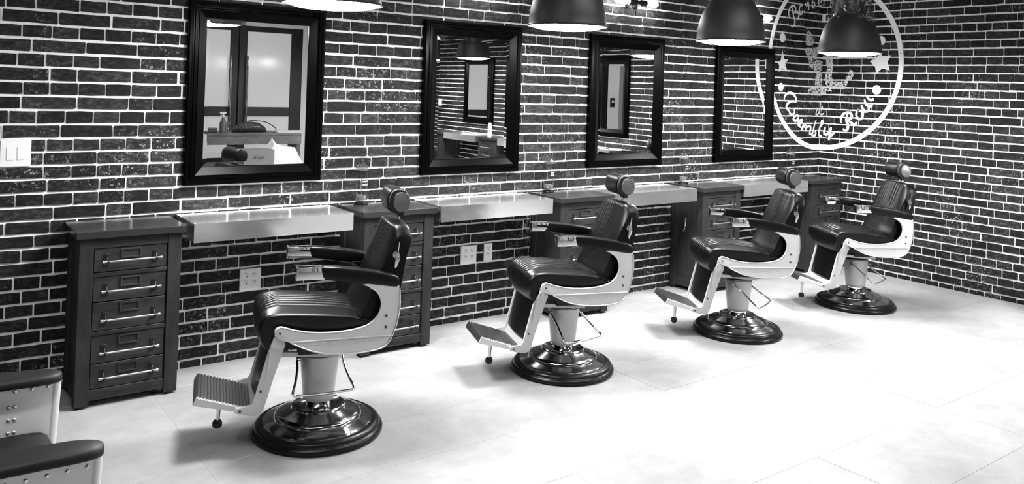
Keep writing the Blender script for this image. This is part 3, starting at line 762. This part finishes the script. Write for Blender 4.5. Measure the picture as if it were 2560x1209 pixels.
# ---------------------------------------------------------------- outlets and switch plate
def plate(name, label, cat, x0, x1, z0, z1, cols, rows_, y=-.0085):
    root = thing(name, label, cat, ((x0+x1)/2, 0, (z0+z1)/2)); W, H = x1-x0, z1-z0
    obj('cover_plate', bbox(-W/2, W/2, y-.006, -.002, -H/2, H/2, bev=.003), 'white', root)
    for c in range(cols):
        for r in range(rows_):
            cx = (c-(cols-1)/2)*.047; cz = (r-(rows_-1)/2)*.042 + .006
            bm = NB(); pts = [(cx+.0165*math.cos(a)*1.0, cz+max(-.0135, min(.0135, .0165*math.sin(a)))) for a in [2*math.pi*k/20 for k in range(20)]]
            prism(bm, pts, 'y', y-.0085, y-.004); rc = obj('receptacle', bm, 'white', root)
            bm = NB()
            for dx in (-.006, .006): box(bm, cx+dx-.0012, cx+dx+.0012, y-.0092, y-.008, cz+.001, cz+.0095)
            box(bm, cx-.0025, cx+.0025, y-.0092, y-.008, cz-.0095, cz-.004); obj('slots', bm, 'slot', rc)
    return root
plate('wall_outlet', 'white four socket outlet plate under the first steel shelf', 'outlet', 1.595, 1.721, .388, .519, 2, 2)
plate('wall_outlet', 'white four socket outlet plate under the second steel shelf', 'outlet', 3.114, 3.245, .388, .517, 2, 2)
plate('wall_outlet', 'narrow white two socket outlet plate beside the wider one', 'outlet', 3.307, 3.379, .396, .519, 1, 2)
sw = thing('light_switch', 'white double light switch plate at the left edge of the brick wall', 'light switch', (.455, 0, 1.2145))
obj('cover_plate', bbox(-.067, .067, -.0145, -.002, -.0665, .0665, bev=.003), 'white', sw)
for s in (-1, 1): obj('rocker', bbox(s*.023-.0165, s*.023+.0165, -.0175, -.012, -.033, .033, bev=.0015), 'white', sw)
kp = thing('wall_keypad', 'black wall keypad on the white storefront wall, reflected deep in the third mirror', 'keypad', (1.19, YB, 1.32))
obj('case', bbox(-.07, .07, .001, .03, -.105, .105, bev=.006), 'slot', kp); obj('screen', bbox(-.04, .04, .029, .031, .0, .05), 'white', kp)
sw2 = thing('light_switch', 'white switch plate on the right hand wall, reflected in the second mirror', 'light switch', (XR, -7.25, 1.32), -math.pi/2)
obj('cover_plate', bbox(-.05, .05, -.0145, -.002, -.06, .06, bev=.003), 'white', sw2); obj('rocker', bbox(-.0165, .0165, -.0175, -.012, -.033, .033, bev=.0015), 'white', sw2)
# chrome hook on the side of the fourth cabinet
hk = NB(); tube(hk, smooth_path([(-.004, -.19, .58), (-.012, -.19, .545), (-.016, -.195, .51), (-.03, -.205, .495), (-.04, -.215, .50)], 4), .006, 8); tube(hk, [(0, -.19, .60), (0, -.19, .53)], .009, 8); tube(hk, [(-.042, -.222, .50), (-.042, -.205, .50)], .012, 10)
tag(obj('chrome_hook', hk, 'chrome', None, 50, (CX[3]+.006, 0, 0)), 'small chrome hook on the dark side of the cabinet behind the third barber chair', 'hook')
# ---------------------------------------------------------------- painted mural round the corner
mural = thing('wall_mural', 'white painted round barber emblem wrapped around the brick corner of the room', 'mural', (XR, 0, 0))
OFF = .0098; NS = [0]
def W3(u, z, off=OFF): return (u, -off, z) if u <= -off else (-off, -max(u, off), z)
def ribbon(bm, pts, wd, sub=4):
    P = smooth_path([(a, b_, 0) for a, b_ in pts], sub) if sub > 1 else [Vector((a, b_, 0)) for a, b_ in pts]
    L, Rr = [], []
    n = len(P)
    for i, p in enumerate(P):
        t = (P[min(i+1, n-1)]-P[max(i-1, 0)]); t = t.normalized() if t.length > 1e-9 else Vector((1, 0, 0))
        nv = Vector((-t.y, t.x, 0)); w_ = wd*(.62+.38*math.sin(math.pi*i/(n-1))) if sub > 1 else wd
        L.append(p+nv*w_/2); Rr.append(p-nv*w_/2)
    NS[0] += 1; of = OFF+.0003*(NS[0] % 9)
    a = [bm.verts.new(W3(q.x, q.y, of)) for q in L]; c = [bm.verts.new(W3(q.x, q.y, of)) for q in Rr]
    for i in range(n-1): bm.faces.new((a[i], a[i+1], c[i+1], c[i]))
def fill(bm, pts, sub=1):
    """filled outline split at the corner of the walls"""
    import itertools
    for side in (-1, 1):
        poly = []
        n = len(pts)
        for i in range(n):
            (u1, z1), (u2, z2) = pts[i], pts[(i+1) % n]
            if u1*side >= 0: poly.append((u1, z1))
            if (u1 < 0) != (u2 < 0): t = u1/(u1-u2); poly.append((0, z1+(z2-z1)*t))
        if len(poly) > 2:
            f = bm.faces.new([bm.verts.new((u, -OFF, z) if side < 0 else (-OFF, -u, z)) for u, z in poly])
RC, RZ_, RR = -.02, 1.952, .833
bm = NB(); N_ = 160; ci, co = [], []
for k in range(N_):
    a = 2*math.pi*k/N_
    for l, r in ((ci, RR-.024), (co, RR+.024)):
        l.append(bm.verts.new(W3(RC+r*math.cos(a), RZ_+r*math.sin(a))))
for k in range(N_): bm.faces.new((ci[k], ci[(k+1) % N_], co[(k+1) % N_], co[k]))
obj('painted_ring', bm, 'paint', mural)
MU = {"Assembly":[[[-0.614,1.582],[-0.605,1.622],[-0.541,1.65],[-0.475,1.638],[-0.429,1.599],[-0.433,1.565]],[[-0.416,1.569],[-0.494,1.571],[-0.558,1.55],[-0.579,1.517],[-0.556,1.49],[-0.522,1.477]],[[-0.533,1.484],[-0.515,1.451],[-0.477,1.443],[-0.45,1.465],[-0.455,1.495]],[[-0.382,1.438],[-0.443,1.428],[-0.463,1.398],[-0.424,1.385],[-0.386,1.408],[-0.387,1.432]],[[-0.307,1.395],[-0.368,1.385],[-0.389,1.351],[-0.337,1.321]],[[-0.367,1.355],[-0.311,1.371]],[[-0.288,1.358],[-0.309,1.324],[-0.324,1.291]],[[-0.303,1.317],[-0.259,1.341],[-0.252,1.317],[-0.261,1.28]],[[-0.252,1.317],[-0.213,1.331],[-0.178,1.324],[-0.182,1.29],[-0.192,1.256],[-0.163,1.262]],[[-0.088,1.392],[-0.115,1.344],[-0.135,1.283],[-0.151,1.245],[-0.104,1.241],[-0.088,1.269],[-0.106,1.282]],[[0.027,1.39],[0.001,1.358],[-0.026,1.316],[-0.041,1.255],[-0.01,1.234],[0.024,1.239]],[[0.027,1.39],[0.035,1.373],[0.006,1.324]],[[0.063,1.327],[0.053,1.278],[0.062,1.255],[0.088,1.26],[0.128,1.327]],[[0.128,1.327],[0.115,1.255],[0.105,1.196]],[[0.108,1.237],[0.137,1.256],[0.166,1.286]]],"at":[[[-0.041,1.505],[-0.081,1.488],[-0.091,1.454],[-0.062,1.45],[-0.029,1.495],[-0.033,1.454],[-0.004,1.458]],[[0.026,1.534],[0.008,1.492],[-0.003,1.454],[0.017,1.448],[0.04,1.459]],[[-0.017,1.501],[0.042,1.51]]],"Row":[[[0.23,1.377],[0.229,1.424],[0.257,1.466],[0.307,1.478],[0.341,1.457],[0.331,1.423],[0.299,1.408]],[[0.297,1.468],[0.284,1.407],[0.304,1.361],[0.298,1.314],[0.269,1.306],[0.254,1.323]],[[0.302,1.408],[0.339,1.383],[0.369,1.362],[0.393,1.393]],[[0.41,1.513],[0.387,1.472],[0.402,1.43],[0.438,1.427],[0.452,1.462],[0.436,1.501],[0.4,1.499]],[[0.45,1.485],[0.468,1.489]],[[0.437,1.557],[0.453,1.521],[0.478,1.499],[0.509,1.507],[0.512,1.537]],[[0.467,1.611],[0.483,1.568],[0.518,1.547],[0.539,1.557],[0.545,1.584]],[[0.487,1.644],[0.516,1.612],[0.547,1.61],[0.552,1.626]]],"Barber":[[[-0.562,2.356],[-0.584,2.402],[-0.572,2.45],[-0.519,2.484],[-0.476,2.464],[-0.486,2.427],[-0.525,2.409]],[[-0.533,2.465],[-0.51,2.395],[-0.482,2.338],[-0.495,2.295],[-0.529,2.283],[-0.54,2.3]],[[-0.496,2.42],[-0.441,2.422],[-0.42,2.396],[-0.453,2.346]],[[-0.369,2.497],[-0.409,2.485],[-0.417,2.439],[-0.39,2.409],[-0.357,2.45],[-0.349,2.505],[-0.349,2.444],[-0.32,2.428]],[[-0.325,2.528],[-0.303,2.493],[-0.289,2.528],[-0.271,2.524],[-0.264,2.463]],[[-0.205,2.603],[-0.21,2.541],[-0.205,2.492],[-0.173,2.507],[-0.176,2.538],[-0.202,2.542]],[[-0.103,2.544],[-0.062,2.56],[-0.058,2.585],[-0.095,2.585],[-0.114,2.543],[-0.086,2.51],[-0.039,2.537]],[[-0.015,2.583],[0.003,2.553],[0.006,2.518]],[[-0.003,2.565],[0.021,2.583],[0.035,2.576]]],"star":[[[-0.663,2.048],[-0.628,1.967],[-0.565,1.966],[-0.613,1.926],[-0.579,1.855],[-0.661,1.882],[-0.708,1.842],[-0.705,1.907],[-0.737,1.932],[-0.683,1.957]],[[0.61,2.044],[0.637,2.018],[0.717,2.027],[0.682,1.967],[0.707,1.886],[0.632,1.904],[0.575,1.856],[0.563,1.918],[0.509,1.971],[0.57,2.004]]],"dot":[[[-0.669,1.702],0.04],[[0.584,1.704],0.045],[[-0.665,2.169],0.045],[[0.612,2.163],0.045]],"emb":[[[-0.289,2.24],[-0.248,2.26],[-0.211,2.241],[-0.165,2.172],[-0.177,2.129],[-0.226,2.118],[-0.29,2.123],[-0.296,2.19]],[[-0.301,2.064],[-0.275,2.095],[-0.175,2.096],[-0.061,2.115],[-0.051,2.068],[-0.107,2.032],[-0.11,1.989],[-0.198,1.985],[-0.248,1.991],[-0.278,2.023]],[[-0.241,1.979],[-0.198,1.985],[-0.14,1.962],[-0.105,1.981],[-0.01,1.975],[-0.003,1.9],[-0.049,1.868],[-0.121,1.874],[-0.194,1.905],[-0.224,1.925]],[[-0.113,1.858],[-0.012,1.866],[-0.008,1.793],[0.002,1.721],[-0.124,1.718],[-0.12,1.794]],[[-0.24,1.681],[-0.199,1.707],[-0.113,1.714],[0.03,1.717],[0.078,1.697],[0.055,1.679],[0.061,1.654],[-0.008,1.637],[-0.153,1.637],[-0.225,1.652]],[[0.072,2.036],[0.125,2.035],[0.125,1.934],[0.112,1.816],[0.141,1.787],[0.104,1.765],[0.083,1.71],[0.057,1.764],[0.042,1.798],[0.063,1.875],[0.066,1.934]],[[0.048,1.76],[0.16,1.774],[0.251,1.772],[0.286,1.805],[0.286,1.768],[0.262,1.709],[0.097,1.706]],[[0.268,1.818],[0.29,1.834],[0.311,1.893],[0.338,1.876],[0.344,1.835],[0.322,1.798],[0.291,1.793]],[[-0.011,1.994],[0.02,2.024],[0.058,2.028],[0.097,1.993],[0.059,1.989],[0.021,1.994]]],"emb_line":[[[-0.29,2.27],[-0.277,2.287],[-0.249,2.293],[-0.227,2.274]],[[0.057,1.764],[0.087,1.714],[0.106,1.698]],[[0.069,1.68],[0.107,1.689],[0.121,1.677]]]}
for word in ('Barber', 'at', 'Assembly', 'Row'):
    for st in MU[word]:
        bm = NB(); ribbon(bm, st, {'at': .017, 'Barber': .021}.get(word, .027)); obj('painted_letter', bm, 'paint', mural)
for st in MU['star']:
    bm = NB(); fill(bm, st); obj('painted_star', bm, 'paint', mural)
for (u, z), r in MU['dot']:
    bm = NB(); fill(bm, [(u+r*math.cos(2*math.pi*k/20), z+r*math.sin(2*math.pi*k/20)) for k in range(20)]); obj('painted_dot', bm, 'paint', mural)
bm = NB()
for pl in MU['emb']: fill(bm, pl)
e = obj('painted_chair_emblem', bm, 'paint_worn', mural)
bm = NB()
for pl in MU['emb']: ribbon(bm, pl+[pl[0]], .004, 1)
for pl in MU['emb_line']: ribbon(bm, pl, .012)
obj('emblem_outline', bm, 'paint', mural)

# ---------------------------------------------------------------- riveted aluminium armchair, bottom left
def make_armchair():
    root = thing('aluminium_armchair', 'riveted aluminium armchair with dark grey leather armrests at the bottom left edge', 'armchair', (.14, -1.965, 0), math.radians(1))
    # local: +x front, arms along x at y=+-.33
    for s in (-1, 1):
        outp = [(-.62, .05), (.26, .05), (.285, .10), (.296, .56), (-.62, .60)]
        y0, y1 = sorted((s*.318, s*.348))
        pn = obj('side_sheet', prism(NB(), [(-.62, .04), (.285, .04), (.312, .602), (-.62, .63)], 'y', y0, y1, .004), 'alu_plate', root)
        bm = NB(); tube(bm, [(.283, s*.333, .04), (.309, s*.333, .60)], .0175, 14); obj('rolled_edge', bm, 'alu_plate', pn, 50)
        for side in (-1, 1):
            yy = s*.333+side*.0155
            bm = NB(); pts = [(.284-.048*k, .576) for k in range(15)]
            for cx_ in (.172, .189): pts += [(cx_, z) for z in (.527, .485, .443, .401)]
            if side*s > 0: pts = [p for p in pts if p[1] > .55]
            if side*s > 0: pts = [(a, z-.012) for a, z in pts]
            for a, z in pts:
                bm = NB(); lathe(bm, [(0.0001, .004), (.004, .0035), (.0065, .001), (.007, -.002)], 10)
                bmesh.ops.transform(bm, matrix=Matrix.Translation((a, yy, z)) @ Matrix.Rotation(-side*math.pi/2, 4, 'X'), verts=bm.verts)
                obj('rivet', bm, 'chrome', pn, 60)
        secs = []
        for x, k in ((-.62, 1), (.0, 1), (.18, 1), (.25, .97), (.29, .85), (.315, .62), (.325, .3)):
            zc = .612 - (.0 if x < 0 else .012*(x/.33)**2) + (.02 if x < -.5 else 0); ring = []
            for q in range(16):
                a = 2*math.pi*q/16; e = .7
                ca, sa = math.cos(a), math.sin(a)
                ring.append((x, s*.333+.058*k*abs(ca)**e*(1 if ca >= 0 else -1), zc+.0195*(.6+.4*k)*abs(sa)**e*(1 if sa >= 0 else -1)))
            secs.append(ring)
        obj('armrest', loft(NB(), secs), 'leather_grey', root, 50)
    sp_ = smooth_path([(-.50, .26, 0), (.22, .26, 0), (.282, .28, 0), (.306, .34, 0), (.292, .402, 0), (.245, .432, 0), (.0, .43, 0), (-.5, .41, 0)], 4, True)
    obj('seat_cushion', loft(NB(), [[(p.x*k, y, p.y) for p in sp_] for y, k in ((-.314, .98), (-.30, 1), (0, 1.01), (.30, 1), (.314, .98))]), 'leather_grey', root, 40)
    obj('seat_base', bbox(-.55, .24, -.315, .315, .06, .26, bev=.005), 'alu_plate', root)
    bk = smooth_path([(-.50, .38, 0), (-.56, .6, 0), (-.62, .84, 0), (-.66, .87, 0), (-.71, .84, 0), (-.68, .5, 0), (-.64, .2, 0), (-.56, .2, 0)], 4, True)
    obj('backrest', loft(NB(), [[(p.x, y, p.y-d) for p in bk] for y, d in ((-.33, .05), (-.30, .02), (0, 0), (.30, .02), (.33, .05))]), 'leather_grey', root, 40)
    for x in (-.55, .22):
        for s in (-1, 1): obj('foot', lathe(NB(), [(0, 0), (.022, 0), (.022, .06), (0, .06)], 14, (x, s*.28, 0)), 'rubber_m', root, 40)
    return root
make_armchair()

# ---------------------------------------------------------------- things seen in the mirrors
t = thing('work_table', 'long worn wooden work table in front of the glass doors, reflected in the nearest mirror', 'table', (4.45, -8.2, 0))
obj('table_top', bbox(-.95, .95, -.32, .32, .735, .775, bev=.003), 'table', t); obj('apron', bbox(-.90, .90, .285, .31, .60, .735, bev=.002), 'table', t); obj('apron', bbox(-.90, .90, -.31, -.285, .60, .735, bev=.002), 'table', t)
for x in (-.86, .86):
    for y in (-.26, .26): obj('leg', bbox(x-.035, x+.035, y-.035, y+.035, 0, .735, bev=.003), 'table', t)
for k in range(5): obj('slat', bbox(-.85, .85, -.24+k*.11, -.16+k*.11, .20, .22, bev=.002), 'table', t)
b_ = thing('spray_bottle', 'grey spray bottle with a white trigger head standing on the work table', 'bottle', (3.965, -8.12, .776))
obj('body', lathe(NB(), [(0, 0), (.05, 0), (.055, .006), (.054, .12), (.046, .16), (.024, .205), (.018, .235), (0, .235)], 24), simple('grey_bottle_plastic', .12, .3), b_, 40)
bm = NB(); lathe(bm, [(0, .233), (.02, .233), (.02, .262), (.013, .265), (.013, .285), (0, .285)], 16); box(bm, -.055, .045, -.012, .012, .283, .315, bev=.006); prism(bm, [(-.045, .285), (-.032, .285), (-.025, .25), (-.036, .24)], 'y', -.006, .006)
obj('trigger_head', bm, 'white', b_, 40)
hb = thing('handbag', 'dark checked handbag with a curved strap lying on the work table', 'bag', (4.36, -8.08, .776))
secs = []
for x, k in ((-.27, .15), (-.24, .45), (-.12, .85), (.02, 1), (.14, .9), (.24, .5), (.275, .12)):
    secs.append([(x, k*.12*math.cos(2*math.pi*q/14), .085*k+.001+.085*k*math.sin(2*math.pi*q/14)*.98) for q in range(14)])
obj('body', loft(NB(), secs), 'check', hb, 60)
bm = NB(); tube(bm, smooth_path([(-.1, 0, .16), (.05, -.02, .18), (.25, 0, .16), (.38, .02, .09), (.42, .03, .045), (.38, .05, .008)], 5), .007, 8); obj('strap', bm, 'iron', hb, 60)
pp = NB(); box(pp, 4.78, 5.33, -8.40, -7.95, .7765, .785); tag(obj('paper_sheet', pp, 'paper'), 'large white paper sheet on the right end of the work table', 'paper')
ph = NB(); box(ph, 3.58, 3.86, -8.10, -8.03, .7765, .85, bev=.01); tag(obj('small_case', ph, simple('dark_case_plastic', .05, .3)), 'small dark case on the work table beside the spray bottle', 'case')
lb = thing('cardboard_box', 'plain grey cardboard box at the bottom of the stack in front of the work table', 'box', (4.14, -7.1, 0))
obj('carton', bbox(-.22, .22, -.15, .15, .001, .36, bev=.002), 'card', lb)
ub = thing('cardboard_box', 'grey cardboard box with a lower case brand word, topmost of its stack', 'box', (4.15, -7.1, .361))
obj('carton', bbox(-.21, .21, -.14, .14, 0, .235, bev=.002), 'card', ub)
tm = text_mesh('lettering', 'andis', .085, .001, 'ink'); o = ob('lettering', tm, ub); o.rotation_euler = (math.pi/2, 0, math.pi); o.location = (-.02, .1412, .10)
bm = NB(); rnd = random.Random(9); secs = []
for x, zt in ((4.12, .40), (4.18, .50), (4.35, .54), (4.46, .62), (4.53, .72), (4.60, .64), (4.7, .60), (4.9, .58), (4.98, .40)):
    ring = [(x+rnd.uniform(-.01, .01), -7.55-.18, .002), (x, -7.55-.2, zt*.45), (x, -7.55-.13, zt*.85), (x, -7.55, zt+rnd.uniform(-.01, .01)), (x, -7.55+.11, zt*.86), (x, -7.55+.18, zt*.5), (x, -7.55+.2, .002)]
    secs.append(ring)
loft(bm, secs); tag(obj('plastic_bundle', bm, 'paper', None, 30), 'white plastic covered bundle in front of the work table, peaked in the middle', 'bundle')
bt = thing('spray_can', 'white can standing on the right wall counter, reflected in the second mirror', 'can', (7.13, -5.48, CT))
obj('body', lathe(NB(), [(0, 0), (.033, 0), (.034, .003), (.034, .15), (.028, .165), (0, .165)], 24), 'white', bt, 40); obj('cap', lathe(NB(), [(0, .164), (.025, .164), (.025, .20), (.022, .205), (0, .205)], 20), 'white', bt, 40)
pp = NB(); box(pp, 6.98, 7.24, -6.05, -5.75, .8625, .866); tag(obj('magazine', pp, 'paper'), 'pale magazine lying on the right wall shelf, reflected in the second mirror', 'magazine')
